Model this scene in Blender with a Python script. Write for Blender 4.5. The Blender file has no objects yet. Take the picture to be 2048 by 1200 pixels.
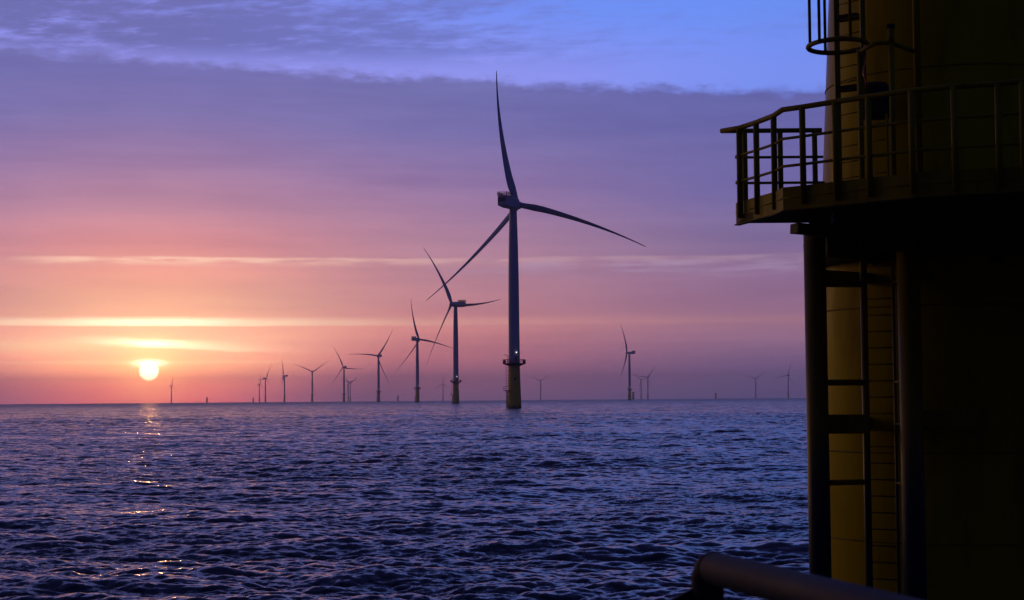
import bpy, math, random
import numpy as np
from mathutils import Vector, Matrix

random.seed(7)
SC = bpy.context.scene
COL = SC.collection
PI = math.pi
R_EARTH = 6371000.0

# ------------------------------------------------------------------ camera
F = 3400.0                      # focal length in pixels of a 2048 px wide frame
CAM = Vector((0.0, 0.0, 4.4))
PITCH = math.atan(196.3 / F)
cam_data = bpy.data.cameras.new('camera')
cam_data.sensor_width = 36.0
cam_data.lens = F / 2048.0 * 36.0
cam_data.clip_start = 0.05
cam_data.clip_end = 60000.0
cam_data.dof.use_dof = True
cam_data.dof.focus_distance = 150.0
cam_data.dof.aperture_fstop = 10.0
cam = bpy.data.objects.new('camera', cam_data)
COL.objects.link(cam)
RCAM = Matrix.Rotation(PI / 2 + PITCH, 4, 'X') @ Matrix.Rotation(math.radians(-0.447), 4, 'Z')
cam.matrix_world = Matrix.Translation(CAM) @ RCAM
SC.camera = cam

def ray(px, py):
    return (RCAM.to_3x3() @ Vector(((px - 1024) / F, -(py - 600) / F, -1.0))).normalized()
def at(px, py, Y):              # point on the sight line at depth Y
    d = ray(px, py)
    return CAM + d * (Y / d.y)
def at_z(px, py, z):            # point on the sight line at height z
    d = ray(px, py)
    return CAM + d * ((z - CAM.z) / d.z)

# ------------------------------------------------------------------ colour management, engine
SC.view_settings.view_transform = 'Standard'
SC.view_settings.look = 'None'
SC.view_settings.exposure = 0.0
SC.view_settings.gamma = 1.0
SC.view_settings.use_curve_mapping = False
SC.render.engine = 'CYCLES'
SC.cycles.use_denoising = True
SC.cycles.max_bounces = 6
SC.cycles.volume_bounces = 1
SC.cycles.sample_clamp_indirect = 4.0

def lin(r, g, b):               # sRGB 0..255 -> linear
    o = []
    for c in (r, g, b):
        c = c / 255.0
        o.append(c / 12.92 if c <= 0.04045 else ((c + 0.055) / 1.055) ** 2.4)
    return (o[0], o[1], o[2], 1.0)

# ------------------------------------------------------------------ node expression helper
class Nd:
    def __init__(s, nt, sock): s.nt, s.s = nt, sock
    def _m(s, op, *a, clamp=False):
        n = s.nt.nodes.new('ShaderNodeMath'); n.operation = op; n.use_clamp = clamp
        for i, v in enumerate((s,) + a):
            if isinstance(v, Nd): s.nt.links.new(v.s, n.inputs[i])
            else: n.inputs[i].default_value = v
        return Nd(s.nt, n.outputs[0])
    def __add__(s, o): return s._m('ADD', o)
    def __radd__(s, o): return s._m('ADD', o)
    def __sub__(s, o): return s._m('SUBTRACT', o)
    def __rsub__(s, o): return (s * -1.0) + o
    def __mul__(s, o): return s._m('MULTIPLY', o)
    def __rmul__(s, o): return s._m('MULTIPLY', o)
    def __truediv__(s, o): return s._m('DIVIDE', o)
    def exp(s): return s._m('EXPONENT')
    def abs(s): return s._m('ABSOLUTE')
    def clamp(s): return s._m('ADD', 0.0, clamp=True)
    def gauss(s, c, w):
        t = (s - c) * (1.0 / w)
        return (t * t * -1.0).exp()
    def smooth(s, a, b, lo=0.0, hi=1.0):
        n = s.nt.nodes.new('ShaderNodeMapRange'); n.interpolation_type = 'SMOOTHSTEP'
        if isinstance(s, Nd): s.nt.links.new(s.s, n.inputs['Value'])
        for k, v in (('From Min', a), ('From Max', b), ('To Min', lo), ('To Max', hi)):
            if isinstance(v, Nd): s.nt.links.new(v.s, n.inputs[k])
            else: n.inputs[k].default_value = v
        return Nd(s.nt, n.outputs['Result'])

def mixc(nt, fac, a, b, mode='MIX'):
    n = nt.nodes.new('ShaderNodeMix'); n.data_type = 'RGBA'; n.blend_type = mode
    n.clamp_factor = True
    for sock, v in ((n.inputs[0], fac), (n.inputs[6], a), (n.inputs[7], b)):
        if isinstance(v, Nd): nt.links.new(v.s, sock)
        else: sock.default_value = v
    return Nd(nt, n.outputs[2])

def comb(nt, x, y, z):
    n = nt.nodes.new('ShaderNodeCombineXYZ')
    for i, v in enumerate((x, y, z)):
        if isinstance(v, Nd): nt.links.new(v.s, n.inputs[i])
        else: n.inputs[i].default_value = v
    return Nd(nt, n.outputs[0])

def noise(nt, vec, scale, detail=4.0, rough=0.5, dist=0.0):
    n = nt.nodes.new('ShaderNodeTexNoise')
    if vec is not None: nt.links.new(vec.s, n.inputs['Vector'])
    n.inputs['Scale'].default_value = scale; n.inputs['Detail'].default_value = detail
    n.inputs['Roughness'].default_value = rough; n.inputs['Distortion'].default_value = dist
    return Nd(nt, n.outputs['Fac'])

def ramp(nt, fac, stops, lo, hi):
    n = nt.nodes.new('ShaderNodeValToRGB')
    cr = n.color_ramp
    f = (fac - lo) * (1.0 / (hi - lo))
    nt.links.new(f.s, n.inputs[0])
    stops = sorted(stops)
    while len(cr.elements) < len(stops): cr.elements.new(0.5)
    for e, (p, c) in zip(cr.elements, stops):
        e.position = (p - lo) / (hi - lo)
    for e, (p, c) in zip(cr.elements, stops):
        e.color = lin(*c)
    return Nd(nt, n.outputs[0])

# ------------------------------------------------------------------ sun direction
SUN_DIR = ray(298, 742)
SUN_EL = math.degrees(math.asin(SUN_DIR.z))
SUN_AZ = math.degrees(math.atan2(SUN_DIR.x, SUN_DIR.y))

# ------------------------------------------------------------------ world: sunset sky
world = bpy.data.worlds.new('World')
SC.world = world
world.use_nodes = True
wt = world.node_tree
wt.nodes.clear()
tc = wt.nodes.new('ShaderNodeTexCoord')
sep = wt.nodes.new('ShaderNodeSeparateXYZ')
wt.links.new(tc.outputs['Generated'], sep.inputs[0])
X, Y, Z = (Nd(wt, sep.outputs[i]) for i in range(3))
EL = Z._m('ARCSINE') * (180 / PI)
AZ = X._m('ARCTAN2', Y) * (180 / PI)

rampA = ramp(wt, EL, [(0.0, (232, 110, 112)), (0.5, (255, 140, 120)), (1.1, (255, 180, 135)), (2.0, (255, 196, 160)),
    (3.2, (255, 186, 160)), (4.2, (250, 168, 156)), (5.2, (228, 148, 155)), (6.3, (196, 140, 166)), (7.8, (158, 124, 170)),
    (9.4, (126, 116, 178)), (10.9, (112, 112, 182))], 0, 14)
rampB = ramp(wt, EL, [(0.0, (164, 112, 156)), (0.6, (198, 120, 148)), (1.4, (224, 132, 144)), (2.3, (236, 150, 150)),
    (3.2, (206, 140, 152)), (4.6, (194, 140, 160)), (5.6, (182, 134, 164)), (7.2, (150, 120, 170)),
    (9.0, (118, 113, 178)), (10.6, (108, 110, 178))], 0, 14)
rampC = ramp(wt, EL, [(0.0, (104, 98, 158)), (0.8, (132, 106, 158)), (1.6, (160, 120, 158)), (2.4, (176, 126, 152)),
    (3.4, (152, 112, 150)), (4.4, (150, 118, 160)), (5.2, (132, 112, 160)), (6.8, (116, 108, 172)),
    (8.6, (106, 104, 172)), (10.2, (98, 102, 176))], 0, 14)
wAB = (AZ - SUN_AZ).abs().smooth(0.5, EL.smooth(0.1, 1.9, 8.0, 9.8))
below = mixc(wt, wAB, rampA, rampB)
boost = EL.smooth(0.2, 3.6, 3.0, 1.0)
below = mixc(wt, wAB, mixc(wt, 1.0, below, comb(wt, boost, boost * 0.72 + 0.28, boost * 0.6 + 0.4), 'MULTIPLY'), below)
wBC = AZ.smooth(-5.0, 9.0)
below = mixc(wt, wBC, below, rampC)

# fine horizontal streaking of the low cloud
st1 = noise(wt, comb(wt, AZ * 0.09, EL * 1.3 + AZ * 0.01, 3.0), 1.0, 5.0, 0.55)
st2 = noise(wt, comb(wt, AZ * 0.25, EL * 3.5, 8.0), 1.0, 4.0, 0.6)
st3 = noise(wt, comb(wt, AZ * 0.3 + EL * 0.15, EL * 1.0, 12.0), 1.0, 7.0, 0.62)
streak = (st1 - 0.5) * 0.42 + (st2 - 0.5) * 0.16 + (st3 - 0.5) * EL.smooth(4.0, 8.0, 0.05, 0.26) + 1.0
bvec = comb(wt, streak, streak, (streak - 1.0) * 0.6 + 1.0)
below = mixc(wt, 1.0, below, bvec, 'MULTIPLY')

# lit streaks
near_sun = AZ.gauss(SUN_AZ, 7.5)
near_sun_w = AZ.gauss(SUN_AZ, 15.0)
wob = noise(wt, comb(wt, AZ * 0.22, EL * 0.8, 1.0), 1.0, 5.0, 0.6)
wob2 = noise(wt, comb(wt, AZ * 0.5, EL * 5.0, 4.0), 1.0, 4.0, 0.6)
e1 = EL + (wob - 0.5) * 0.22
def smoothband(e, lo, hi, soft_lo, soft_hi):
    return e.smooth(lo - soft_lo, lo + soft_lo) * e.smooth(hi - soft_hi, hi + soft_hi, 1.0, 0.0)
b1 = smoothband(e1, 4.52, 4.74, 0.16, 0.05) * wob2.smooth(0.3, 0.62) * (near_sun * 0.8 + 0.16) * AZ.smooth(-18.0, -14.0)
below = mixc(wt, b1 * 0.75, below, (1.2, 0.80, 0.60, 1.0))
b1b = smoothband(e1, 4.1, 4.62, 0.14, 0.14) * wob2.smooth(0.4, 0.68) * AZ.smooth(-4.0, 1.0)
below = mixc(wt, b1b * 0.42, below, lin(182, 158, 196))
b2 = smoothband(EL + (wob - 0.5) * 0.10, 2.47, 2.70, 0.04, 0.13) * (wob2 * 0.9 + 0.55) * (AZ.gauss(SUN_AZ, 3.0) * 0.7 + near_sun_w * 0.26 + 0.10)
below = mixc(wt, b2, below, mixc(wt, near_sun, lin(240, 170, 150), (1.75, 1.6, 1.05, 1.0)))
d1 = AZ - SUN_AZ
e3 = EL + (wob2 - 0.5) * 0.30 + (AZ - SUN_AZ) * 0.045
b3 = smoothband(e3, 1.78, 1.98, 0.05, 0.17) * (AZ.gauss(SUN_AZ + 0.0, 1.5) + AZ.gauss(SUN_AZ + 1.0, 2.4) * 0.35) * (wob2 * 1.2 + 0.5)
below = mixc(wt, b3, below, (2.3, 2.0, 1.25, 1.0))
b3w = EL.gauss(1.8, 0.2) * AZ.gauss(SUN_AZ - 2.0, 4.0) * 0.5
below = mixc(wt, b3w, below, (1.5, 1.15, 0.6, 1.0))
b4 = (EL + (wob - 0.5) * 0.04).gauss(1.27, 0.045) * AZ.gauss(SUN_AZ, 3.6)
below = mixc(wt, b4 * 0.5, below, (2.0, 1.5, 0.75, 1.0))
dk = (EL + (wob - 0.5) * 0.12).smooth(1.80, 1.86, 1.0, 0.0) * EL.smooth(0.9, 1.8) * AZ.smooth(-6.0, 6.0)
below = mixc(wt, dk * 0.14, below, lin(120, 80, 120))

# the sky above the bank of cloud: blue with broken mottled cloud, mapped on a level layer
inv = (Z._m('MAXIMUM', 0.02))
pu = X / inv
pv = Y / inv
cl = noise(wt, comb(wt, pu * 0.85 + pv * 0.22, pv * 1.0, 2.3), 10.0, 10.0, 0.66, 0.1)
cl3 = noise(wt, comb(wt, pu * 0.7 + pv * 0.3, pv * 1.0, 4.1), 3.2, 6.0, 0.55)
cl2 = noise(wt, comb(wt, pu * 0.6, pv * 0.8, 7.7), 0.8, 4.0, 0.5)
cover = AZ.smooth(-10.0, 9.0, 0.06, -0.05)
clm = (cl * 0.62 + cl3 * 0.38 + (cl2 - 0.5) * 0.35 + cover).smooth(0.39, 0.62)
blue = mixc(wt, AZ.smooth(-14.0, 6.0), lin(138, 146, 242), lin(108, 147, 252))
blue = mixc(wt, EL.smooth(13.2, 10.6) * AZ.smooth(-2.0, 10.0, 0.75, 0.25), blue, lin(156, 156, 248))
cloudc = mixc(wt, AZ.smooth(-14.0, 8.0), lin(106, 110, 182), lin(112, 132, 222))
clm = clm * EL.smooth(10.9 , 11.9, 0.12, 1.0)
above = mixc(wt, clm * AZ.smooth(-4.0, 9.0, 1.0, 0.6), blue, cloudc)

edge_n = noise(wt, comb(wt, AZ * 0.9, EL * 2.2, 5.0), 1.0, 8.0, 0.66)
edge = EL + AZ * 0.05 + (edge_n - 0.5) * 1.1
bank = edge.smooth(10.36, 10.84)
front = mixc(wt, bank, below, above)

# away from the sunrise the overcast is dim
left = AZ.smooth(-19.0, -42.0) * EL.smooth(22.0, 8.0)  # bright warm patch added out of view to light the column's left side
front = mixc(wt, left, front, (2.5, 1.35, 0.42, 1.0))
dim_up = EL.smooth(13.5, 34.0)
dim_az = (AZ + 22.0).abs().smooth(26.0, 72.0)
upc = mixc(wt, clm * 0.5, lin(52, 60, 128), lin(38, 44, 96))
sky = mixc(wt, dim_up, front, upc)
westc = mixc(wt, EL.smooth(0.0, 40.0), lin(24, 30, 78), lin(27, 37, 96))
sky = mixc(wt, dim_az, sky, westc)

# glow round the sun and the sun itself
sd = wt.nodes.new('ShaderNodeVectorMath'); sd.operation = 'DOT_PRODUCT'
wt.links.new(tc.outputs['Generated'], sd.inputs[0]); sd.inputs[1].default_value = SUN_DIR
dist = Nd(wt, sd.outputs['Value'])._m('MINIMUM', 1.0)._m('ARCCOSINE') * (180 / PI)
g1 = (dist * dist * -1.0).exp() * 0.75
g2 = (dist * dist * -0.10).exp() * 0.30
glow = comb(wt, g1 + g2, g1 * 0.66 + g2 * 0.44, g1 * 0.10 + g2 * 0.08)
sky = mixc(wt, 1.0, sky, glow, 'ADD')
disc = dist.smooth(0.23, 0.36, 1.0, 0.0)
flare = (AZ.gauss(SUN_AZ, 0.42) * EL.gauss(1.24, 0.11))
core = EL.gauss(1.88, 0.085) * AZ.gauss(SUN_AZ + 0.05, 0.75) * (wob2 + 0.5)
hot = disc * 3.6 + flare * 3.4 + core * 1.1
sky = mixc(wt, 1.0, sky, comb(wt, hot, hot * 0.92, hot * 0.62), 'ADD')
sky = mixc(wt, EL.smooth(-1.5, -0.3, 1.0, 0.0), sky, lin(24, 24, 44))

# a faint physical sky under the cloud colours
ns = wt.nodes.new('ShaderNodeTexSky')
ns.sky_type = 'NISHITA'; ns.sun_disc = False
ns.sun_elevation = math.radians(SUN_EL); ns.sun_rotation = math.radians(SUN_AZ)
bg = wt.nodes.new('ShaderNodeBackground'); bg.inputs[1].default_value = 1.0
bg2 = wt.nodes.new('ShaderNodeBackground'); bg2.inputs[1].default_value = 0.004
add = wt.nodes.new('ShaderNodeAddShader')
wo = wt.nodes.new('ShaderNodeOutputWorld')
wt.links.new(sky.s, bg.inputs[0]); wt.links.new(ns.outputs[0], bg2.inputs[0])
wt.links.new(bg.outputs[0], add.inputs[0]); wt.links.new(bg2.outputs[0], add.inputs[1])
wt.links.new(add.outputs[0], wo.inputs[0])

# ------------------------------------------------------------------ sun lamp
sl = bpy.data.lights.new('sun', 'SUN')
sl.energy = 0.05
sl.angle = math.radians(0.55)
sl.color = (1.0, 0.40, 0.12)
so = bpy.data.objects.new('sun', sl); COL.objects.link(so)
so.rotation_euler = SUN_DIR.to_track_quat('Z', 'Y').to_euler()
so.location = (-40, 60, 30)

# ------------------------------------------------------------------ materials
def material(name, color, rough=0.5, metal=0.0, coat=0.0, spec=0.5):
    m = bpy.data.materials.new(name); m.use_nodes = True
    nt = m.node_tree; p = nt.nodes['Principled BSDF']
    p.inputs['Base Color'].default_value = (*color, 1); p.inputs['Roughness'].default_value = rough
    p.inputs['Metallic'].default_value = metal; p.inputs['Coat Weight'].default_value = coat
    p.inputs['Coat Roughness'].default_value = 0.18
    p.inputs['Specular IOR Level'].default_value = spec
    return m, nt, p

def worn(name, color, dirt, rough=0.45, coat=0.0, scale=0.6, amount=0.5, growth=None, spec=0.5):
    m, nt, p = material(name, color, rough, coat=coat, spec=spec)
    tcn = nt.nodes.new('ShaderNodeTexCoord')
    v = Nd(nt, tcn.outputs['Object'])
    sp = nt.nodes.new('ShaderNodeSeparateXYZ'); nt.links.new(v.s, sp.inputs[0])
    zz = Nd(nt, sp.outputs[2])
    st = comb(nt, Nd(nt, sp.outputs[0]), Nd(nt, sp.outputs[1]), zz * 0.16)
    n1 = noise(nt, st, scale * 4.0, 7.0, 0.62)
    n2 = noise(nt, v, scale, 5.0, 0.55)
    f = (n1 * 0.6 + n2 * 0.5).smooth(0.48, 0.78) * amount
    c = mixc(nt, f, (*color, 1), (*dirt, 1))
    if growth:
        gcol, gz, gs = growth
        gm = (zz + (n1 - 0.5) * 1.6).smooth(gz - gs, gz + gs, 1.0, 0.0)
        c = mixc(nt, gm, c, (*gcol, 1))
    nt.links.new(c.s, p.inputs['Base Color'])
    r = (n1 - 0.5) * 0.3 + rough
    nt.links.new(r.s, p.inputs['Roughness'])
    b = nt.nodes.new('ShaderNodeBump'); b.inputs['Strength'].default_value = 0.12; b.inputs['Distance'].default_value = 0.01
    n3 = noise(nt, v, 22.0, 4.0, 0.6)
    nt.links.new(n3.s, b.inputs['Height']); nt.links.new(b.outputs[0], p.inputs['Normal'])
    return m

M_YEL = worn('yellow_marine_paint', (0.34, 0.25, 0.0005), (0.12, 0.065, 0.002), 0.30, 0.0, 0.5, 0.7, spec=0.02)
M_YELG = worn('yellow_paint_with_growth', (0.20, 0.14, 0.002), (0.06, 0.03, 0.003), 0.42, 0.0, 0.5, 0.6, spec=0.15,
              growth=((0.010, 0.022, 0.030), 3.3, 0.9))
M_YELD = worn('weathered_yellow_steel', (0.20, 0.155, 0.002), (0.07, 0.045, 0.003), 0.6, 0.0, 0.9, 0.7, spec=0.10)
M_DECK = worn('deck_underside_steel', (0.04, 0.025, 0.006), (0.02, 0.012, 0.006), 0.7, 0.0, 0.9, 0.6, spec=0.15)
M_FAR_YEL = worn('far_yellow_foundation', (0.80, 0.54, 0.004), (0.42, 0.24, 0.006), 0.5, 0.0, 0.25, 0.5, spec=0.1,
                 growth=((0.03, 0.03, 0.012), 1.3, 0.9))
M_WHITE = worn('light_grey_turbine_paint', (0.42, 0.47, 0.56), (0.32, 0.35, 0.42), 0.5, 0.0, 0.08, 0.35, spec=0.3)
M_BLADE = worn('blade_gelcoat', (0.36, 0.40, 0.50), (0.26, 0.29, 0.36), 0.45, 0.0, 0.1, 0.3, spec=0.3)
M_NAC = worn('nacelle_shell', (0.42, 0.47, 0.58), (0.25, 0.27, 0.32), 0.45, 0.0, 0.3, 0.4)
M_GRILL, _, _ = material('nacelle_grille', (0.05, 0.055, 0.07), 0.7)
M_RED, _, _ = material('red_safety_paint', (0.30, 0.06, 0.03), 0.55)
M_DKRED, _, _ = material('dark_red_equipment', (0.16, 0.03, 0.02), 0.6)
M_DARK, _, _ = material('dark_galvanised_steel', (0.035, 0.028, 0.022), 0.85, spec=0.1)
M_SIGN, _, _ = material('dark_sign_plate', (0.03, 0.03, 0.035), 0.6)
M_RAIL = worn('dark_blue_ship_paint', (0.006, 0.011, 0.034), (0.012, 0.014, 0.026), 0.7, 0.0, 1.5, 0.4, spec=0.08)
M_SHIP = worn('grey_ship_deck_paint', (0.06, 0.065, 0.075), (0.04, 0.04, 0.04), 0.6, 0.0, 0.8, 0.5)
M_ROPE, _, _ = material('red_strap_webbing', (0.55, 0.05, 0.02), 0.45)
M_LAMP, nt_, p_ = material('lit_work_lamp', (0.9, 0.85, 0.7), 0.4)
p_.inputs['Emission Color'].default_value = (1.0, 0.9, 0.72, 1); p_.inputs['Emission Strength'].default_value = 3.0

# ------------------------------------------------------------------ mesh helper
class MB:
    def __init__(s, origin=(0, 0, 0)):
        s.v, s.f, s.sm, s.o = [], [], [], Vector(origin)
    def _add(s, vs, fs, smooth):
        n = len(s.v)
        s.v += [tuple(Vector(p) - s.o) for p in vs]
        s.f += [tuple(i + n for i in f) for f in fs]
        s.sm += smooth if isinstance(smooth, list) else [smooth] * len(fs)
    def tube(s, pts, r, seg=12, caps=True, closed=False):
        pts = [Vector(p) for p in pts]; n = len(pts)
        rs = r if isinstance(r, (list, tuple)) else [r] * n
        rings, prev = [], None
        for i in range(n):
            if closed: d = (pts[(i + 1) % n] - pts[i - 1]).normalized()
            elif i == 0: d = (pts[1] - pts[0]).normalized()
            elif i == n - 1: d = (pts[-1] - pts[-2]).normalized()
            else: d = ((pts[i] - pts[i - 1]).normalized() + (pts[i + 1] - pts[i]).normalized()).normalized()
            ref = prev if prev is not None else (Vector((0, 0, 1)) if abs(d.z) < 0.9 else Vector((1, 0, 0)))
            u = (ref - d * ref.dot(d)).normalized(); prev = u
            w = d.cross(u)
            rings.append([pts[i] + (u * math.cos(2 * PI * k / seg) + w * math.sin(2 * PI * k / seg)) * rs[i] for k in range(seg)])
        vs = [p for rg in rings for p in rg]; fs = []; m = n if closed else n - 1
        for i in range(m):
            for k in range(seg):
                a, b = i * seg + k, i * seg + (k + 1) % seg
                j = ((i + 1) % n) * seg
                fs.append((a, b, j + (k + 1) % seg, j + k))
        sm = [True] * len(fs)
        if caps and not closed:
            fs.append(tuple(reversed(range(seg)))); fs.append(tuple((n - 1) * seg + k for k in range(seg)))
            sm += [False, False]
        s._add(vs, fs, sm); return s
    def lathe(s, c, prof, seg=48, caps=True):
        c = Vector(c); vs = []; fs = []
        for r, z in prof:
            vs += [c + Vector((r * math.cos(2 * PI * k / seg), r * math.sin(2 * PI * k / seg), z)) for k in range(seg)]
        for i in range(len(prof) - 1):
            for k in range(seg):
                fs.append((i * seg + k, i * seg + (k + 1) % seg, (i + 1) * seg + (k + 1) % seg, (i + 1) * seg + k))
        sm = [abs(prof[i + 1][1] - prof[i][1]) > 1e-4 or len(prof) > 8 for i in range(len(prof) - 1) for k in range(seg)]
        if caps:
            fs.append(tuple(reversed(range(seg)))); fs.append(tuple((len(prof) - 1) * seg + k for k in range(seg))); sm += [False, False]
        s._add(vs, fs, sm); return s
    def box(s, c, size, ax=None, bev=0.0):
        c = Vector(c); ax = ax or (Vector((1, 0, 0)), Vector((0, 1, 0)), Vector((0, 0, 1)))
        h = [x / 2 for x in size]
        vs = []
        for sx in (-1, 1):
            for sy in (-1, 1):
                for sz in (-1, 1):
                    vs.append(c + ax[0] * sx * h[0] + ax[1] * sy * h[1] + ax[2] * sz * h[2])
        fs = [(0, 1, 3, 2), (4, 6, 7, 5), (0, 4, 5, 1), (2, 3, 7, 6), (0, 2, 6, 4), (1, 5, 7, 3)]
        s._add(vs, fs, False); return s
    def beam(s, a, b, w, h):
        a, b = Vector(a), Vector(b); d = (b - a); L = d.length; d.normalize()
        up = Vector((0, 0, 1)); side = d.cross(up).normalized(); up = side.cross(d)
        return s.box((a + b) / 2, (L, w, h), (d, side, up))
    def prism(s, poly, z0, z1):
        n = len(poly)
        vs = [Vector((p[0], p[1], z0)) for p in poly] + [Vector((p[0], p[1], z1)) for p in poly]
        fs = [tuple(reversed(range(n))), tuple(range(n, 2 * n))]
        fs += [(i, (i + 1) % n, n + (i + 1) % n, n + i) for i in range(n)]
        s._add(vs, fs, False); return s
    def build(s, name, mat, parent=None, bevel=0.0):
        me = bpy.data.meshes.new(name)
        me.from_pydata(s.v, [], s.f); me.materials.append(mat)
        me.polygons.foreach_set('use_smooth', s.sm)
        me.update()
        o = bpy.data.objects.new(name, me); COL.objects.link(o)
        if parent is not None: o.parent = parent
        if bevel:
            b = o.modifiers.new('bevel', 'BEVEL'); b.width = bevel; b.segments = 2; b.limit_method = 'ANGLE'; b.angle_limit = 0.7
        return o

def thing(name, loc, label, cat, group=None):
    o = bpy.data.objects.new(name, None); COL.objects.link(o); o.location = loc
    o.empty_display_size = 0.5
    o['label'] = label; o['category'] = cat
    if group: o['group'] = group
    return o

# ------------------------------------------------------------------ the sea
def band_field(n, size, lmin, lmax, slope, seed, wind=math.radians(255), floor=0.22):
    rng = np.random.default_rng(seed)
    k1 = 2 * np.pi * np.fft.fftfreq(n, size / n)
    kx, ky = np.meshgrid(k1, k1, indexing='xy')
    k = np.hypot(kx, ky); k[0, 0] = 1
    lam = 2 * np.pi / k
    m = (lam >= lmin) & (lam < lmax); m[0, 0] = False
    ct = (kx * math.cos(wind) + ky * math.sin(wind)) / k
    dirw = floor + (1 - floor) * np.abs(ct) ** 3
    A = np.where(m, k ** -2.0 * dirw, 0)
    H = A * (rng.normal(size=(n, n)) + 1j * rng.normal(size=(n, n)))
    def inv(c): return np.real(np.fft.ifft2(c))
    h = inv(H); sx = inv(1j * kx * H); sy = inv(1j * ky * H)
    sc = slope / math.sqrt((sx ** 2 + sy ** 2).mean())
    dx = inv(-1j * kx / k * H); dy = inv(-1j * ky / k * H)
    return (h * sc).astype(np.float32), (dx * sc).astype(np.float32), (dy * sc).astype(np.float32), size, n

BANDS = [  # n, tile, lambda range, rms slope, seed
    (256, 431.0, 9.0, 26.0, 0.036, 1), (256, 197.0, 4.5, 9.0, 0.052, 2), (512, 131.0, 2.2, 4.5, 0.074, 3),
    (512, 71.0, 1.1, 2.2, 0.098, 4), (512, 37.0, 0.55, 1.1, 0.138, 5), (512, 23.0, 0.27, 0.55, 0.145, 6),
    (512, 13.0, 0.13, 0.27, 0.11, 8)]

def sample(field, x, y):
    h, dx, dy, size, n = field
    fx = (x / size * n) % n; fy = (y / size * n) % n
    ix = fx.astype(np.int32) % n; iy = fy.astype(np.int32) % n; tx = (fx - np.floor(fx)).astype(np.float32); ty = (fy - np.floor(fy)).astype(np.float32)
    ix1 = (ix + 1) % n; iy1 = (iy + 1) % n
    out = []
    for a in (h, dx, dy):
        out.append((a[iy, ix] * (1 - tx) + a[iy, ix1] * tx) * (1 - ty) + (a[iy1, ix] * (1 - tx) + a[iy1, ix1] * tx) * ty)
    return out

def make_sea():
    dth = 0.00066; half = math.radians(20.0)
    fine = np.arange(-half, half, dth)
    coarse = np.linspace(half, 2 * PI - half, 140, endpoint=False)
    th = np.concatenate([fine, coarse])
    r = [2.0]
    while r[-1] < 12000:
        q = r[-1]
        k = 0.03 if q < 24 else ((0.0013 if q < 60 else 0.0011) if q < 450 else (0.0026 if q < 3200 else 0.03))
        r.append(q * (1 + k))
    r = np.array(r)
    T, Rr = np.meshgrid(th, r)
    x = (Rr * np.sin(T)).ravel(); y = (Rr * np.cos(T)).ravel()
    rr = Rr.ravel()
    dr = np.gradient(r)
    ds = np.repeat(dr, len(th))
    tt = T.ravel()
    ds = np.where(np.abs(tt) > half * 0.999, np.maximum(ds, rr * 0.04), ds)
    z = np.zeros_like(x); ox = np.zeros_like(x); oy = np.zeros_like(x)
    for i, (n, size, l0, l1, sl, seed) in enumerate(BANDS):
        fld = band_field(n, size, l0, l1, sl, seed)
        w = np.clip((l0 / ds - 1.3) / 1.2, 0, 1)
        a = 0.37 * i                         # turn each tile so that repeats never line up
        sel = w > 0
        xs, ys = x[sel], y[sel]
        u = xs * math.cos(a) - ys * math.sin(a); v = xs * math.sin(a) + ys * math.cos(a)
        h, dx, dy = sample(fld_rot(fld, a, (n, size, l0, l1, sl, seed)), u, v)
        gust = 1.0
        if i >= 2:                           # patches of rougher and calmer water
            gust = 0.60 + 0.8 * (0.5 + 0.5 * np.sin(xs * 0.061 + 1.3 * np.sin(ys * 0.037)) * np.sin(ys * 0.043 + 1.7 * np.sin(xs * 0.029)))
        z[sel] += h * w[sel] * gust
        dxx = dx * math.cos(a) + dy * math.sin(a); dyy = -dx * math.sin(a) + dy * math.cos(a)
        ch = 1.3 if i < 5 else 1.0
        ox[sel] += dxx * w[sel] * ch; oy[sel] += dyy * w[sel] * ch
    z -= rr ** 2 / (2 * R_EARTH)
    x += ox; y += oy
    nt_, nr = len(th), len(r)
    co = np.stack([x, y, z], 1).astype(np.float32)
    idx = np.arange(nr * nt_).reshape(nr, nt_)
    a = idx[:-1, :]; b = idx[1:, :]
    a2 = np.roll(a, -1, axis=1); b2 = np.roll(b, -1, axis=1)
    quads = np.stack([a, a2, b2, b], -1).reshape(-1, 4)[:, ::-1]
    me = bpy.data.meshes.new('sea')
    nv, nf = len(co), len(quads)
    me.vertices.add(nv); me.vertices.foreach_set('co', co.ravel())
    me.loops.add(nf * 4); me.loops.foreach_set('vertex_index', quads.astype(np.int32).ravel())
    me.polygons.add(nf)
    me.polygons.foreach_set('loop_start', (np.arange(nf) * 4).astype(np.int32))
    me.polygons.foreach_set('loop_total', np.full(nf, 4, np.int32))
    me.polygons.foreach_set('use_smooth', np.ones(nf, bool))
    me.update(); me.validate()
    o = bpy.data.objects.new('sea', me); COL.objects.link(o)
    o['kind'] = 'structure'
    return o

def fld_rot(fld, a, spec):
    n, size, l0, l1, sl, seed = spec
    return band_field(n, size, l0, l1, sl, seed, wind=math.radians(258) + a)

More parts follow.
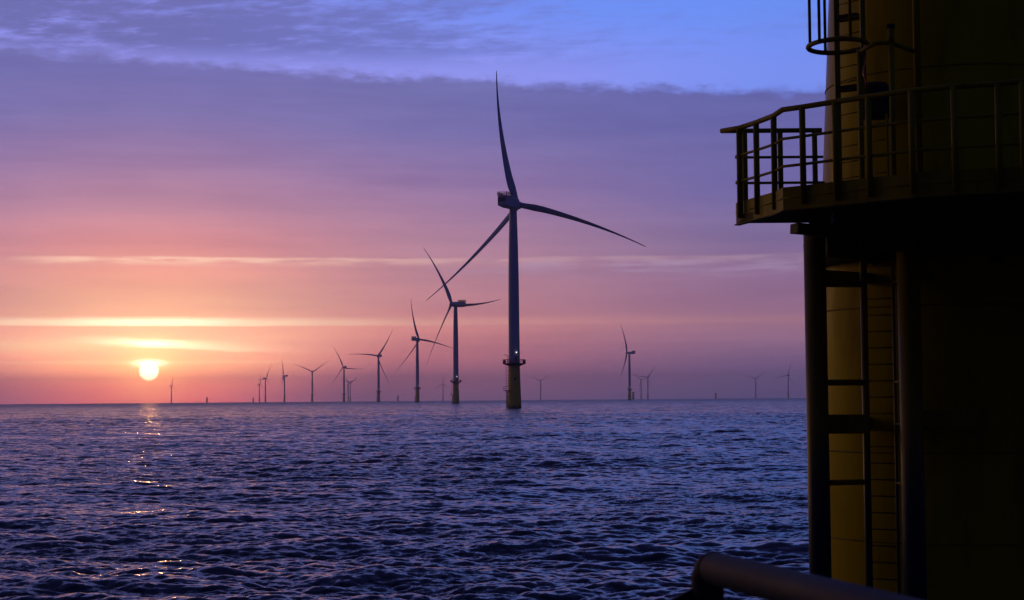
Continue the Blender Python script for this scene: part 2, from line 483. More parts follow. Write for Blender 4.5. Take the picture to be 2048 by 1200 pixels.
sea = make_sea()
m, nt, p = material('sea_water', (0.006, 0.010, 0.020), 0.06)
p.inputs['IOR'].default_value = 1.333
geo = nt.nodes.new('ShaderNodeNewGeometry')
pos = Nd(nt, geo.outputs['Position'])
sp = nt.nodes.new('ShaderNodeSeparateXYZ'); nt.links.new(pos.s, sp.inputs[0])
px_, py_ = Nd(nt, sp.outputs[0]), Nd(nt, sp.outputs[1])
rad = (px_ * px_ + py_ * py_)._m('SQRT')
def ripple(vec, scale, det):
    n = nt.nodes.new('ShaderNodeTexNoise'); nt.links.new(vec.s, n.inputs['Vector'])
    n.inputs['Scale'].default_value = scale; n.inputs['Detail'].default_value = det; n.inputs['Roughness'].default_value = 0.65
    q = nt.nodes.new('ShaderNodeSeparateXYZ'); nt.links.new(n.outputs['Color'], q.inputs[0])
    return Nd(nt, q.outputs[0]) - 0.5, Nd(nt, q.outputs[1]) - 0.5
flat = comb(nt, px_ * 0.6, py_, 0.0)
s1x, s1y = ripple(flat, 7.0, 3.0)
s2x, s2y = ripple(flat, 1.6, 3.0)
s3x, s3y = ripple(flat, 0.45, 3.0)
w1 = 0.75
w2 = rad.smooth(90.0, 420.0, 0.0, 2.0)
w3 = rad.smooth(400.0, 1400.0, 0.0, 1.7)
gust = noise(nt, comb(nt, px_ * 0.16, py_ * 0.035, 3.0), 1.0, 4.0, 0.62).smooth(0.34, 0.66, 0.35, 1.9)
gust2 = noise(nt, comb(nt, px_ * 0.045, py_ * 0.007, 9.0), 1.0, 4.0, 0.6).smooth(0.34, 0.66, 0.25, 2.1)
s1 = gust * w1
sf = gust * (rad.smooth(250.0, 1200.0, 0.0, 1.0) * (gust2 - 1.0) + 1.0)
gx = s1x * s1 + (s2x * w2 + s3x * w3) * sf
gy = s1y * s1 + (s2y * w2 + s3y * w3) * sf
va = nt.nodes.new('ShaderNodeVectorMath'); va.operation = 'ADD'
nt.links.new(geo.outputs['Normal'], va.inputs[0]); nt.links.new(comb(nt, gx, gy, 0.0).s, va.inputs[1])
vn = nt.nodes.new('ShaderNodeVectorMath'); vn.operation = 'NORMALIZE'; nt.links.new(va.outputs[0], vn.inputs[0])
nt.links.new(vn.outputs[0], p.inputs['Normal'])
rg = rad.smooth(60.0, 2500.0, 0.12, 0.34)
nt.links.new(rg.s, p.inputs['Roughness'])
sea.data.materials.append(m)

# ------------------------------------------------------------------ wind turbines
def blade_mesh():
    L = 60.0; S = 30; K = 20
    vs, fs = [], []
    for i in range(S + 1):
        u = i / S; u = u ** 0.9
        z = u * L
        if u < 0.13:
            t = u / 0.13; t = t * t * (3 - 2 * t); c = 2.4 + 1.0 * t; th = 2.4 * (1 - t) + 1.25 * t
        else:
            t = (u - 0.13) / 0.87; c = 3.4 * (1 - t) ** 1.3 + 0.40 * t; th = c * (0.37 - 0.2 * t)
        if u > 0.985: c *= 0.5
        sweep = 5.2 * u ** 2.4 - 0.3
        pre = 3.0 * u * u
        tw = math.radians(14 * (1 - u) ** 1.5 + 24)
        for k in range(K):
            a = 2 * PI * k / K
            ex = math.cos(a) * c / 2 - c * 0.18 * min(1, u * 5); ey = math.sin(a) * th / 2 * (1 - 0.35 * math.cos(a) * min(1, u * 5) * -1)
            X_ = ex * math.cos(tw) - ey * math.sin(tw); Y_ = ex * math.sin(tw) + ey * math.cos(tw)
            vs.append((X_ + sweep, Y_ + pre, z))
    for i in range(S):
        for k in range(K):
            fs.append((i * K + k, i * K + (k + 1) % K, (i + 1) * K + (k + 1) % K, (i + 1) * K + k))
    fs.append(tuple(reversed(range(K)))); fs.append(tuple(S * K + k for k in range(K)))
    me = bpy.data.meshes.new('blade'); me.from_pydata(vs, [], fs); me.materials.append(M_BLADE)
    me.polygons.foreach_set('use_smooth', [True] * (len(fs) - 2) + [False, False]); me.update()
    return me

def ring_pts(r, z, n=40, c=(0, 0)):
    return [(c[0] + r * math.cos(2 * PI * k / n), c[1] + r * math.sin(2 * PI * k / n), z) for k in range(n)]

def foundation_parts(t):
    MB().lathe((0, 0, 0), [(2.95, -3), (2.95, 0.5), (2.75, 6), (2.5, 13), (2.42, 19.0)], 40).build('foundation_column', M_FAR_YEL, t)
    pl = MB().lathe((0, 0, 0), [(2.6, 18.2), (4.6, 19.0), (5.0, 19.05), (5.0, 19.35), (2.45, 19.37)], 40, caps=False).build('work_platform', M_DARK, t)
    rl = MB()
    for zz in (19.9, 20.45): rl.tube(ring_pts(4.9, zz), 0.05, 6, closed=True)
    rl.tube(ring_pts(4.9, 21.0), 0.07, 6, closed=True)
    for k in range(20):
        a = 2 * PI * k / 20
        rl.tube([(4.9 * math.cos(a), 4.9 * math.sin(a), 19.3), (4.9 * math.cos(a), 4.9 * math.sin(a), 21.0)], 0.06, 6)
    rl.build('railing', M_RED, pl)
    for sx in (-1, 1):
        MB().box((sx * 4.2, -1.2, 20.05), (1.2, 1.2, 1.4)).build('equipment_box', M_DKRED, pl, 0.05)
    MB().tube([(-2.7, -0.8, 19.4), (-2.7, -0.8, 22.2), (-3.2, -1.2, 22.9), (-4.3, -1.6, 23.0)], 0.13, 8).build('davit_crane', M_DARK, pl)
    # caged ladder on the left flank
    ld = MB()
    for y in (-0.35, 0.35):
        for x in (-3.55,): ld.tube([(x, y, 9.5), (x, y, 19.2)], 0.07, 6)
        ld.tube([(-2.62, y, 9.5), (-2.62, y, 19.2)], 0.06, 6)
    for k in range(9):
        z = 9.8 + k * 1.1
        ld.tube([(-2.5, -0.4, z), (-3.6, -0.4, z), (-3.6, 0.4, z), (-2.5, 0.4, z)], 0.07, 6)
    ld.build('caged_ladder', M_RED, t)
    lp = MB().box((-3.2, -0.6, 7.7), (2.9, 3.0, 0.3))
    lp = lp.build('landing_platform', M_DARK, t)
    q = MB()
    for zz in (8.5, 9.4):
        q.tube([(-2.6, -2.1, zz), (-4.6, -2.1, zz), (-4.6, 0.9, zz), (-2.6, 0.9, zz)], 0.07, 6)
    for x, y in ((-4.6, -2.1), (-4.6, -0.6), (-4.6, 0.9), (-3.6, -2.1), (-3.6, 0.9)):
        q.tube([(x, y, 7.8), (x, y, 9.4)], 0.07, 6)
    q.build('railing', M_DARK, lp)
    for x in (-3.45, -2.98):
        MB().tube([(x - 0.0, -1.3 + (x + 3.45) * 1.2, -2), (x, -1.3 + (x + 3.45) * 1.2, 7.6)], 0.16, 8).build('boat_fender', M_DARK, t)
    for k in range(4):
        z = 1.0 + k * 2.0
        MB().tube([(-3.45, -1.3, z), (-2.5, -0.8, z)], 0.13, 6).build('fender_brace', M_DARK, t)
    MB().box((0.35, -2.63, 12.6), (0.9, 0.12, 1.1)).build('sign_plate', M_SIGN, t)

def turbine_proto():
    t = thing('wind_turbine', (0, 0, 0), '', 'wind turbine')
    foundation_parts(t)
    MB().lathe((0, 0, 0), [(2.42, 19.4), (2.42, 20.6), (2.36, 30), (2.3, 45), (2.2, 58), (2.0, 70), (1.75, 80), (1.6, 86.0), (1.6, 86.2)], 40).build('tower', M_WHITE, t)
    dr = MB().box((0.9, -2.42, 21.3), (0.95, 0.12, 2.1)).build('tower_door', M_SIGN, t)
    lamp = MB().lathe((1.0, -2.62, 24.0), [(0.02, -0.19), (0.16, -0.13), (0.21, 0.0), (0.16, 0.13), (0.02, 0.19)], 14).build('work_lamp', M_LAMP, t)
    # nacelle: local +Y points to the rotor, origin on the tower axis at hub height
    nb = MB()
    # long shell with a tapered underside at the rear and a narrower nose
    sec = [(-11.2, 1.95, -1.35, 2.25), (-10.9, 2.1, -1.75, 2.35), (-6.5, 2.15, -2.15, 2.4), (1.8, 2.1, -2.15, 2.3), (3.0, 1.7, -1.8, 1.8)]
    vs, fs = [], []
    ch = 0.35
    for (y, w, b, tt) in sec:
        vs += [(-w + ch, y, b), (w - ch, y, b), (w, y, b + ch), (w, y, tt - ch), (w - ch, y, tt), (-w + ch, y, tt), (-w, y, tt - ch), (-w, y, b + ch)]
    for i in range(len(sec) - 1):
        for k in range(8): fs.append((i * 8 + k, i * 8 + (k + 1) % 8, (i + 1) * 8 + (k + 1) % 8, (i + 1) * 8 + k))
    fs.append(tuple(reversed(range(8)))); fs.append(tuple(32 + k for k in range(8)))
    nb._add(vs, fs, False)
    nac = nb.build('nacelle', M_NAC, t)
    MB().box((0, -11.25, 0.85), (3.4, 0.14, 1.7)).build('cooler_grille', M_GRILL, nac)
    hp = MB().box((0, -8.1, 2.52), (4.3, 6.2, 0.2)).build('hoist_platform', M_DKRED, nac)
    q = MB()
    xs, y0, y1 = 2.1, -11.1, -5.1
    for zz in (3.1, 3.65, 4.2):
        q.tube([(-xs, y0, zz), (xs, y0, zz), (xs, y1, zz), (-xs, y1, zz)], 0.07, 6, closed=True)
    for i in range(7):
        y = y0 + (y1 - y0) * i / 6
        for x in (-xs, xs): q.tube([(x, y, 2.6), (x, y, 4.2)], 0.08, 6)
    for i in range(1, 5):
        for y in (y0, y1): q.tube([(-xs + 4.2 * i / 5, y, 2.6), (-xs + 4.2 * i / 5, y, 4.2)], 0.08, 6)
    for i in range(0, 6, 2):
        y = y0 + (y1 - y0) * i / 6
        for x in (-xs, xs): q.box((x, y + 0.5, 3.4), (0.05, 0.85, 1.2))
    q.build('hoist_railing', M_RED, nac)
    MB().tube([(0.9, -4.2, 2.3), (0.9, -4.2, 4.4)], 0.07, 6).build('wind_mast', M_DARK, nac)
    hb = MB()
    prof = [(1.45, 0.0), (1.75, 0.5), (1.85, 1.6), (1.8, 2.6), (1.5, 3.5), (0.9, 4.15), (0.25, 4.4), (0.02, 4.42), (0.01, 4.425)]
    hb.lathe((0, 0, 0), prof, 28)
    hb.v = [(x, z + 3.0, -y) for x, y, z in hb.v]
    hub = hb.build('rotor_hub', M_NAC, t)
    bm_ = blade_mesh()
    for k in range(3):
        o = bpy.data.objects.new('blade', bm_); COL.objects.link(o); o.parent = t
    return t

def kids(o): return [c for c in bpy.data.objects if c.parent is o]
def copy_tree(o, parent=None):
    c = o.copy(); COL.objects.link(c)
    if parent is not None: c.parent = parent
    for k in CH.get(o.name, []): copy_tree(k, c)
    return c

def set_rotor(t, psi, theta, pitch=0):
    a = Vector((math.sin(math.radians(psi)), math.cos(math.radians(psi)), 0))
    up = Vector((0, 0, 1)); h = a.cross(up)
    if h.x < 0: h = -h
    hubc = Vector((0, 0, 88.0))
    X_ = a.cross(up); 
    Mn = Matrix((( X_.x, a.x, 0, 0), (X_.y, a.y, 0, 0), (0, 0, 1, 88.0), (0, 0, 0, 1)))
    kk = 0
    for c in t.children:
        if c.name.startswith('nacelle') or c.name.startswith('rotor_hub'):
            c.matrix_local = Mn
        elif c.name.startswith('blade'):
            tt = math.radians(theta + 120 * kk); kk += 1
            er = up * math.cos(tt) + h * math.sin(tt)
            et = a.cross(er)
            p0 = hubc + a * 4.9 + er * 1.2
            if pitch:
                c.matrix_local = Matrix(((et.x, a.x, er.x, p0.x), (et.y, a.y, er.y, p0.y), (et.z, a.z, er.z, p0.z), (0, 0, 0, 1))) @ Matrix.Rotation(math.radians(pitch), 4, 'Z')
                continue
            c.matrix_local = Matrix(((et.x, a.x, er.x, p0.x), (et.y, a.y, er.y, p0.y), (et.z, a.z, er.z, p0.z), (0, 0, 0, 1)))

def solve_dist(px, py, zc):
    d = ray(px, py); hor = Vector((d.x, d.y, 0)).length; te = d.z / hor
    D = 3000.0
    for _ in range(40):
        drop = D * D / (2 * R_EARTH)
        D = (zc - drop - CAM.z) / te if te > 0 else D
    return Vector((d.x / hor * D, d.y / hor * D, -D * D / (2 * R_EARTH)))

G = 'wind turbines of the offshore wind farm'
TURB = [  # tower px, hub py, yaw of the rotor, blade angle, label
    (1026, 408, 25, -15, 'largest and nearest white wind turbine on a yellow foundation, one blade almost straight up'),
    (911, 609, 222, -27, 'second largest wind turbine, left of the biggest one, one blade level and pointing right'),
    (834.5, 679, 32, -20, 'third largest wind turbine, left of the one whose blade points level to the right'),
    (757, 712, 200, 38, 'mid distance wind turbine with one blade level to the left, one raised right'),
    (688, 735, 202, -22, 'wind turbine with a smaller far pair of turbines standing close behind its right side'),
    (624.5, 744, 180, 58, 'mid distance wind turbine holding its two upper blades in a wide open V'),
    (569, 752, 256, -3, 'side on wind turbine standing left of the one with the open V of blades'),
    (531, 757, 38, 22, 'slim wind turbine with two blades on the right, close beside a shorter one'),
    (519, 769, 45, 5, 'short faint wind turbine half overlapping the left side of a taller slim one'),
    (343, 772, 50, 3, 'lone faint wind turbine right beside the setting sun'),
    (696.5, 764, 150, -45, 'left one of the two faint turbines crowded behind the taller turbine'),
    (700.5, 766.5, 200, 58, 'right one of the two faint turbines crowded behind the taller turbine'),
    (886, 768, 180, 3, 'tiny faint wind turbine between the second and third largest turbines'),
    (1081, 762, 180, 57, 'tiny faint wind turbine alone on the horizon right of the biggest turbine'),
    (1258.5, 706, 259, -22, 'side on wind turbine with a dark stub foundation close to its right'),
    (1282, 760, 190, -48, 'shorter of two faint turbines right of the side on one'),
    (1295.5, 754.5, 200, 40, 'taller of two faint turbines right of the side on one'),
    (1511, 758, 190, 52, 'faint wind turbine left of the last one before the dark steel structure'),
    (1576, 751, 215, 21, 'faint wind turbine closest to the dark steel structure at right'),
]
bpy.context.view_layer.update()
proto = turbine_proto()
CH = {}
for o in bpy.data.objects:
    if o.parent: CH.setdefault(o.parent.name, []).append(o)
turbs = [proto] + [copy_tree(proto) for _ in TURB[1:]]
for t, (px, py, psi, th, lab) in zip(turbs, TURB):
    t.location = solve_dist(px, py, 88.0)
    t['label'] = lab; t['category'] = 'wind turbine'; t['group'] = G
    set_rotor(t, psi, th, 40 if 245 < psi < 265 else 0)

STUBS = [(1266.5, 783.5, 'dark empty foundation stub right beside the side on turbine'),
         (1431.7, 785.5, 'small empty foundation stub alone on the horizon left of the two rightmost turbines'),
         (796, 791.5, 'tiny empty foundation stub left of the third largest turbine'),
         (506.5, 795, 'tiny empty foundation stub just left of the shorter slim turbine'),
         (414, 796.5, 'tiny faint foundation stub standing alone right of the lone turbine by the sun')]
f0 = thing('turbine_foundation', (0, 0, 0), '', 'foundation')
foundation_parts(f0)
CH = {}
for o in bpy.data.objects:
    if o.parent: CH.setdefault(o.parent.name, []).append(o)
fs_ = [f0] + [copy_tree(f0) for _ in STUBS[1:]]
for t, (px, py, lab) in zip(fs_, STUBS):
    t.location = solve_dist(px, py, 21.0)
    t['label'] = lab; t['category'] = 'foundation'; t['group'] = 'foundations still without turbines'

# ------------------------------------------------------------------ the near foundation with its platform
AX = at(1912, 600, 33.0); AX.z = 0.0
S0 = thing('offshore_foundation', AX, 'huge dark yellow foundation column with railed platform, boat fenders and ladders filling the right edge', 'foundation')
def NB(): return MB(AX)
def rz(z): return 2.72 - 0.05 * (z - 4.4)
ZT, ZM, ZL, ZD, ZB = 9.08, 8.60, 8.146, 7.80, 7.42
body = NB().lathe(AX, [(rz(0.0) , -4), (rz(0), 0), (rz(4), 4), (rz(7.4), 7.4), (rz(12), 12), (rz(16), 16), (rz(24), 24)], 128, caps=True).build('column', M_YEL, S0)
for zz in (6.02, 3.36, 1.75, 10.4):
    NB().tube(ring_pts(rz(zz) + 0.002, zz, 128, (AX.x, AX.y)), 0.016, 6, closed=True).build('weld_seam', M_YELD, body)

# platform plan from the line of its top rail
front_px = [(1443, 262), (1478, 256), (1512, 245), (1547, 231.5), (1565, 219.5), (1604, 214), (1670, 203.5), (1736, 193.5), (1822, 181), (1907, 173), (1995, 167), (2048, 162)]
front = [at_z(px, py, ZT) for px, py in front_px]
last = front[-1]; R_last = (Vector((last.x, last.y, 0)) - Vector((AX.x, AX.y, 0))).length
a0 = math.atan2(last.y - AX.y, last.x - AX.x)
arc = []
for k in range(1, 17):
    a = a0 + (math.radians(-8) - a0) * k / 16
    arc.append(Vector((AX.x + R_last * math.cos(a), AX.y + R_last * math.sin(a), ZT)))
edge_line = [Vector((p.x, p.y, 0)) for p in front[1:]] + [Vector((p.x, p.y, 0)) for p in arc]
corner = at_z(1474, 449, ZB)
dvec = (edge_line[0] - edge_line[3]).normalized()
c0 = Vector((corner.x, corner.y, 0))
backY = c0.y
poly = [c0] + edge_line[0:] + [Vector((AX.x + 5, AX.y + 4, 0)), Vector((AX.x - 0.2, AX.y + 4.2, 0)), Vector((AX.x - 2.2, AX.y + 1.2, 0)), at(1646, 470, 33.2), at(1617, 450, backY)]
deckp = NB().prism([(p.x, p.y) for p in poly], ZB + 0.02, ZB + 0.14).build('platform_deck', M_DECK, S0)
# toe plate standing along the edge
tp = NB()
path = [c0] + edge_line[1:]
for a, b in zip(path[:-1], path[1:]):
    tp.beam((a.x, a.y, (ZB + ZD) / 2), (b.x, b.y, (ZB + ZD) / 2), 0.03, ZD - ZB)
tp.build('fascia_plate', M_YELD, S0)
NB().beam((c0.x + 0.05, backY, (ZB + ZD) / 2), (at(1617, 450, backY).x, backY, (ZB + ZD) / 2 ), 0.03, ZD - ZB - 0.1).build('fascia_plate', M_YELD, S0)
lip = NB()
for a, b in zip(path[:-1], path[1:]):
    lip.beam((a.x, a.y, ZB - 0.01), (b.x, b.y, ZB - 0.01), 0.10, 0.02)
lip.build('edge_lip', M_DECK, S0)
seam = NB()
for a, b in zip(path[:-1], path[1:]):
    d = (b - a).normalized(); n = Vector((d.y, -d.x, 0)) * 0.02
    if n.y > 0: n = -n
    seam.tube([(a.x + n.x, a.y + n.y, ZB + 0.2), (b.x + n.x, b.y + n.y, ZB + 0.2)], 0.008, 6)
seam.build('stiffener_bead', M_YELD, S0)

def xy(p, z): return Vector((p.x, p.y, z))
rail = NB().tube([xy(p, ZT) for p in front] + [xy(p, ZT) for p in arc], 0.045, 12).build('guard_rail', M_YELD, S0)
d0 = (edge_line[0] - edge_line[2]).normalized()
ms = edge_line[0] + d0 * 0.13
for z in (ZM, ZL):
    NB().tube([xy(ms, z)] + [xy(p, z) for p in edge_line], 0.024, 10).build('mid_rail', M_YELD, rail)
for px in (1478, 1512, 1547, 1604, 1670, 1736, 1822, 1907, 1995, 2044):
    q = None
    for (p0, p1), (a, b) in zip(zip(front_px[:-1], front_px[1:]), zip(front[:-1], front[1:])):
        if p0[0] <= px <= p1[0]:
            t = (px - p0[0]) / (p1[0] - p0[0]); q = a.lerp(b, t)
    dirn = Vector((q.x, q.y, 0)).normalized() * -0.055
    NB().tube([xy(q, ZB + 0.08) + dirn, xy(q, ZT - 0.01) + dirn * 0.15], 0.052 , 12).build('rail_post', M_YELD, rail)
for k in range(2, 16, 3):
    NB().tube([xy(arc[k], ZB + 0.1), xy(arc[k], ZT)], 0.045, 10).build('rail_post', M_YELD, rail)
# straight rail along the back edge
br0 = front[0]; brY = front[0].y
e = at_z(1641, 262.5, ZT)
backrail = NB().tube([br0, Vector((e.x, brY, ZT))], 0.042, 12).build('guard_rail', M_YELD, S0)
s0 = Vector((ms.x, brY - 0.25, 0))
for z, pxl in ((ZM, 1645), (ZL, 1647)):
    ee = at(pxl, 300, brY)
    NB().tube([Vector((ms.x, brY - 0.05, z)), Vector((ee.x, brY - 0.05, z))], 0.024, 10).build('mid_rail', M_YELD, backrail)
for px in (1490, 1561, 1630):
    q = at(px, 330, brY)
    NB().tube([xy(q, ZB + 0.1), xy(q, ZT)], 0.048, 12).build('rail_post', M_YELD, backrail)

# bracket boxes below the deck, collar round the column
brk = NB()
pA = at(1588, 455, 31.0)
pA = at(1588, 455, backY - 0.05); brk.beam((pA.x, pA.y, 7.34), (pA.x + 1.3, pA.y + 0.4, 7.27), 0.3, 0.17)
brk.beam((pA.x + 0.75, pA.y + 0.3, 7.15), (AX.x - 1.9, AX.y - 1.6, 7.1), 0.25, 0.55)
pB = at(1790, 470, 28.2)
brk.beam((pB.x - 0.3, pB.y, 7.2), (AX.x - 1.2, AX.y - 2.2, 7.0), 0.25, 0.5)
pC = at(1960, 470, 26.8)
brk.beam((pC.x, pC.y, 7.2), (AX.x + 0.2, AX.y - 2.3, 7.0), 0.25, 0.5)
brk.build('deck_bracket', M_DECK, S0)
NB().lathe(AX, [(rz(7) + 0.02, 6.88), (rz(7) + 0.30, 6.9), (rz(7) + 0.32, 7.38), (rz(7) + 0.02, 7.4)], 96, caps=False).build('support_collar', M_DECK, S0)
# anodic bolts under the collar
for ang in (218, 224, 236, 240):
    a = math.radians(ang); rr_ = rz(6.9) + 0.16
    NB().tube([(AX.x + rr_ * math.cos(a), AX.y + rr_ * math.sin(a), 6.78), (AX.x + rr_ * math.cos(a), AX.y + rr_ * math.sin(a), 6.92)], 0.04, 8).build('bolt', M_DECK, S0)
pD = at(1666, 440, 28.0)
dp = NB().tube([(pD.x, pD.y, ZB + 0.02), (pD.x, pD.y, ZB - 0.14)], 0.022, 10)
dp.tube([(pD.x, pD.y, ZB - 0.14), (pD.x, pD.y, ZB - 0.165)], 0.038, 10)
dp.build('drain_pipe', M_WHITE, S0)

# boat landing: two fender tubes and the ladder between them
fl = at(1631, 600, 30.3); fr = at(1818, 600, 29.2)
for p_, zt in ((fl, 7.36), (fr, 7.40)):
    f_ = NB().tube([(p_.x, p_.y, -3.0), (p_.x, p_.y, zt)], 0.195, 32).build('boat_fender', M_YELG, S0)
L0 = at(1729.5, 700, 30.55); L1 = at(1788.5, 700, 30.2)
lad = NB().tube([(L0.x, L0.y, -3.0), (L0.x, L0.y, 7.4)], 0.066, 20).build('ladder', M_YELG, S0)
NB().tube([(L1.x, L1.y, -2.5), (L1.x, L1.y, 7.4)], 0.03, 10).build('stringer', M_YELG, lad)
for k in range(30):
    z = -1.2 + 0.293 * k
    if z > 7.3: break
    NB().tube([(L0.x, L0.y - 0.02, z), (L1.x, L1.y, z)], 0.013, 8).build('rung', M_YELG, lad)
for py, th_ in ((568, 0.115), (765, 0.11), (848, 0.34), (965, 0.10)):
    z = at(1690, py, 30.4).z
    if th_ > 0.2: NB().box(((fl.x + L0.x) / 2, (fl.y + L0.y) / 2 , z), (L0.x - fl.x, 0.24, th_)).build('fender_brace', M_YELD, S0, 0.01)
    else: NB().tube([(fl.x, fl.y, z), (L0.x, L0.y, z)], th_ / 2 , 14).build('fender_brace', M_YELD, S0)
    NB().tube([(L1.x, L1.y, z), (fr.x - 0.1, fr.y, z)], 0.022, 8).build('fender_brace', M_YELD, S0)
# radial stub beams from the fenders back to the column
for p_ in (fl, fr):
    for z in (6.55, 3.9, 0.6):
        v = Vector((AX.x - p_.x, AX.y - p_.y, 0)); L = v.length; v.normalize()
        e_ = Vector((p_.x, p_.y, 0)) + v * (L - rz(z) + 0.05)
        NB().tube([(p_.x, p_.y, z), (e_.x, e_.y, z)], 0.11, 14).build('fender_stub', M_YELD, S0)
zb_ = at(1880, 838, 29.6).z
NB().box((fr.x + 0.75, fr.y + 0.25, zb_), (1.2, 0.25, 0.3)).build('fender_stub', M_YELD, S0, 0.01)

# ladder above the deck with its safety cage
U0 = at(1676.5, 250, 31.0); U1 = at(1729, 250, 30.45)
ulad = NB().box((U0.x, U0.y, (ZB + 16) / 2), (0.10, 0.10, 16 - ZB)).build('ladder', M_YELD, S0, 0.008)
NB().box((U1.x, U1.y, (9.6 + 16) / 2), (0.09, 0.09, 16 - 9.6)).build('stringer', M_YELD, ulad, 0.008)
U1b = at(1719, 250, 30.5)
NB().tube([(U1b.x, U1b.y, ZB + 0.1), (U1b.x, U1b.y, 10.35)], 0.033, 10).build('stringer', M_YELD, ulad)
for k in range(28):
    z = ZB + 0.35 + 0.293 * k
    e_ = U1b if z < 10.3 else U1
    NB().tube([(U0.x, U0.y, z), (e_.x, e_.y, z)], 0.012, 8).build('rung', M_YELD, ulad)
for z in (10.02, 11.33):
    NB().beam((U0.x + 0.03, U0.y, z), (U1.x, U1.y + 0.3, z), 0.25, 0.085).build('ladder_bracket', M_DECK, ulad)
mid = (U0 + U1) / 2
fwd = Vector((-(U1.y - U0.y), (U1.x - U0.x), 0)); fwd = -fwd.normalized() if fwd.y > 0 else fwd.normalized()
# hoop bulges to the left and towards the viewer
zh = 10.55
hp = [at(1731, 86, 30.4), at(1715, 81, 30.9), at(1690, 79.5, 31.1), at(1660, 80, 31.0), at(1640, 82.5, 30.8), at(1626, 86, 30.5), at(1618, 90, 30.2),
      at(1618.5, 95, 29.8), at(1628, 99, 29.6), at(1645, 102, 29.55), at(1665, 103, 29.6), at(1684, 104, 29.75), at(1706, 103, 29.9), at(1724, 98, 30.2)]
cage = None
def flat(pts, z): return [Vector((p.x, p.y, z)) for p in pts]
ring_xy = []
cx_, cy_ = (at(1675, 92, 30.35).x, 30.35)
rx_, ry_ = 0.52, 0.62
for k in range(26):
    a = 2 * PI * k / 26
    ring_xy.append(Vector((cx_ + rx_ * math.cos(a), cy_ + ry_ * math.sin(a), 0)))
zh = at(1675, 92, 30.35).z
cage = NB().tube([Vector((p.x, p.y, zh)) for p in ring_xy], 0.045, 10, closed=True).build('safety_cage', M_YELD, S0)
for zz in (zh + 1.35, zh + 2.7, zh + 4.05):
    NB().tube([Vector((p.x, p.y, zz)) for p in ring_xy], 0.04, 10, closed=True).build('cage_hoop', M_YELD, cage)
for px, py_, Yd in ((1619.5, 60, 30.35), (1638.5, 60, 29.9), (1650, 60, 30.85), (1700.5, 60, 29.86)):
    q = at(px, py_, Yd)
    NB().tube([(q.x, q.y, zh - 0.02), (q.x, q.y, zh + 4.1)], 0.028, 8).build('cage_bar', M_YELD, cage)

# small gate frame by the ladder foot and the pipe behind it
g0 = at(1719, 97, 30.0); g1 = at(1752, 86, 29.6); g2 = at(1782, 85, 29.6); g3 = at(1828, 99, 30.2)
zg = g1.z
gate = NB().tube([Vector((g0.x, g0.y, zg - 0.07)), Vector((g1.x, g1.y, zg)), Vector((g2.x, g2.y, zg)), Vector((g3.x, g3.y, zg - 0.03))], 0.04, 10).build('gate_frame', M_YELD, S0)
for g_ in (g0, g2):
    NB().tube([(g_.x, g_.y, ZB + 0.1), (g_.x, g_.y, zg - 0.02)], 0.05, 12).build('gate_post', M_YELD, gate)
NB().tube([(g2.x, g2.y, zg), (g2.x, g2.y, zg + 0.26)], 0.055, 12).build('gate_post', M_YELD, gate)
NB().tube([(g2.x, g2.y, zg + 0.26), (g2.x, g2.y, zg + 0.33)], 0.075, 12).build('post_cap', M_DARK, gate)
h0 = at(1741, 300, 30.2); h1 = at(1775, 300, 30.0)
gl = NB().tube([(h0.x, h0.y, ZB + 0.1), (h0.x, h0.y, 9.4)], 0.02, 8).build('hatch_ladder', M_YELD, S0)
NB().tube([(h1.x, h1.y, ZB + 0.1), (h1.x, h1.y, 9.4)], 0.02, 8).build('stringer', M_YELD, gl)
for k in range(6):
    z = ZB + 0.35 + k * 0.293
    NB().tube([(h0.x, h0.y, z), (h1.x, h1.y, z)], 0.013, 8).build('rung', M_YELD, gl)
vp = at(1836, 200, 30.4)
NB().tube([(vp.x, vp.y, ZB + 0.1), (vp.x, vp.y, 18)], 0.065, 16).build('cable_pipe', M_YELD, S0)
eq = at(1750, 140, 30.9)
NB().lathe((eq.x, eq.y, 9.75), [(0.05, -0.3), (0.26, -0.28), (0.3, -0.1), (0.3, 0.25), (0.2, 0.36), (0.03, 0.38)], 24).build('lamp_housing', M_DARK, S0)
hk = at(1732, 140, 29.5)
q = [at(1734, 104, 29.5), at(1731, 124, 29.5), at(1728, 138, 29.5), at(1727, 146, 29.45), at(1730, 154, 29.42), at(1732, 162, 29.5), at(1731, 176, 29.5)]
st_ = NB().tube(q, [0.006, 0.010, 0.014, 0.022, 0.024, 0.016, 0.008], 8).build('hanging_strap', M_ROPE, None)
st_.location = AX
st_['label'] = 'small red webbing strap hanging from the gate frame on the platform'; st_['category'] = 'strap'

# ------------------------------------------------------------------ the vessel the photo was taken from
VB = Vector((0.6, 1.5, 0))
V0 = thing('crew_vessel', VB, 'dark ship rail of thick round pipe in the bottom right foreground', 'boat')
def VBm(): return MB(VB)
K0 = at(1415, 1140, 3.2); zr = at(1436, 1133, 3.2).z
A = Vector((K0.x, 3.2, zr))
P2 = at(1850, 1240, 2.395)
dirr = Vector((P2.x - A.x, P2.y - A.y, 0)).normalized()
start = A + dirr * 0.035
ctr = []
rb = 0.032
for k in range(9):                       # tight elbow
    a = k / 8 * PI / 2
    ctr.append(A + dirr * (rb * (1 - math.cos(a)) ) + Vector((0, 0, -rb * (1 - math.sin(a)))))
post = [Vector((A.x, A.y, zr - 1.15))] + ctr
railo = VBm().tube(post, 0.0305, 32).build('rail_post', M_RAIL, V0)
VBm().tube([ctr[-1], A + dirr * 2.4], 0.0305, 32).build('hand_rail', M_RAIL, V0)
VBm().tube([ctr[-1] - dirr * 0.001, ctr[-1] + dirr * 0.0025], 0.0318, 32).build('weld_seam', M_RAIL, railo)
g = VBm()
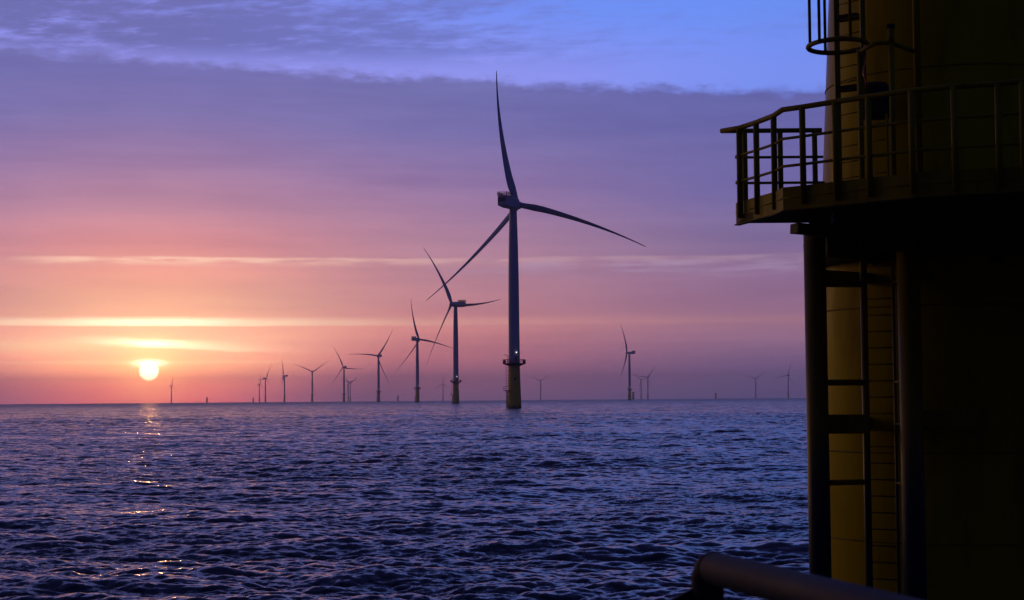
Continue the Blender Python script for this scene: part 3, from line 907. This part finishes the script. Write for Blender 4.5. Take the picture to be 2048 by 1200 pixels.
zt_ = at(1385, 1183, 3.2).z
g.prism([(A.x - 0.075, A.y - 0.008), (A.x, A.y - 0.008), (A.x, A.y + 0.008), (A.x - 0.075, A.y + 0.008)], zr - 0.9, zt_ - 0.018)
g._add([(A.x - 0.075, A.y - 0.008, zt_ - 0.0175), (A.x, A.y - 0.008, zt_ - 0.0175), (A.x - 0.02, A.y - 0.008, zt_ + 0.01),
        (A.x - 0.075, A.y + 0.008, zt_ - 0.0175), (A.x, A.y + 0.008, zt_ - 0.0175), (A.x - 0.02, A.y + 0.008, zt_ + 0.01)],
       [(0, 1, 2), (5, 4, 3), (0, 2, 5, 3), (2, 1, 4, 5), (1, 0, 3, 4)], False)
g.build('gusset_plate', M_RAIL, V0)
B_ = A + dirr * 2.4
VBm().tube([Vector((B_.x, B_.y, zr)), Vector((B_.x, B_.y, zr - 1.15))], 0.0305, 24).build('rail_post', M_RAIL, V0)
zd = zr - 1.15
hull = [(-3.5, -14), (3.6, -14), (3.6, 0.5), (2.6, 2.6), (0.9, 3.42), (-1.0, 3.42), (-2.6, 2.6), (-3.5, 0.5)]
VBm().prism(hull, zd - 0.12, zd).build('deck', M_SHIP, V0)
blocker = VBm()  # unseen stepped block added behind the camera to keep west sky off the column
blocker.prism([(-30, -15), (30, -15), (30, -2.2), (-30, -2.2)], zd + 0.002, 9.0)
blocker.prism([(-24, -15), (24, -15), (24, -3.4), (-24, -3.4)], 9.002, 14.0)
blocker.prism([(-17, -15), (17, -15), (17, -4.6), (-17, -4.6)], 14.002, 20.0)
blocker.build('added_sky_blocker', M_SHIP, V0)
VBm().prism([(-34, -30), (34, -30), (30, -14.01), (-30, -14.01)], -0.8, zd).build('hull', M_SHIP, V0)
VBm().prism([(x * 0.94, y * 0.94) for x, y in hull], -0.8, zd - 0.125).build('hull', M_SHIP, V0)

# ------------------------------------------------------------------ haze
hz = MB().box((0, 0, 80.0), (26000, 26000, 190.0))
hm = bpy.data.materials.new('haze'); hm.use_nodes = True
ht = hm.node_tree; ht.nodes.clear()
pv_ = ht.nodes.new('ShaderNodeVolumePrincipled'); ho = ht.nodes.new('ShaderNodeOutputMaterial')
pv_.inputs['Color'].default_value = (0.92, 0.90, 1.0, 1)
pv_.inputs['Density'].default_value = 1.1e-4
pv_.inputs['Anisotropy'].default_value = 0.35
ht.links.new(pv_.outputs[0], ho.inputs['Volume'])
h_ = hz.build('haze', hm)
h_['kind'] = 'stuff'
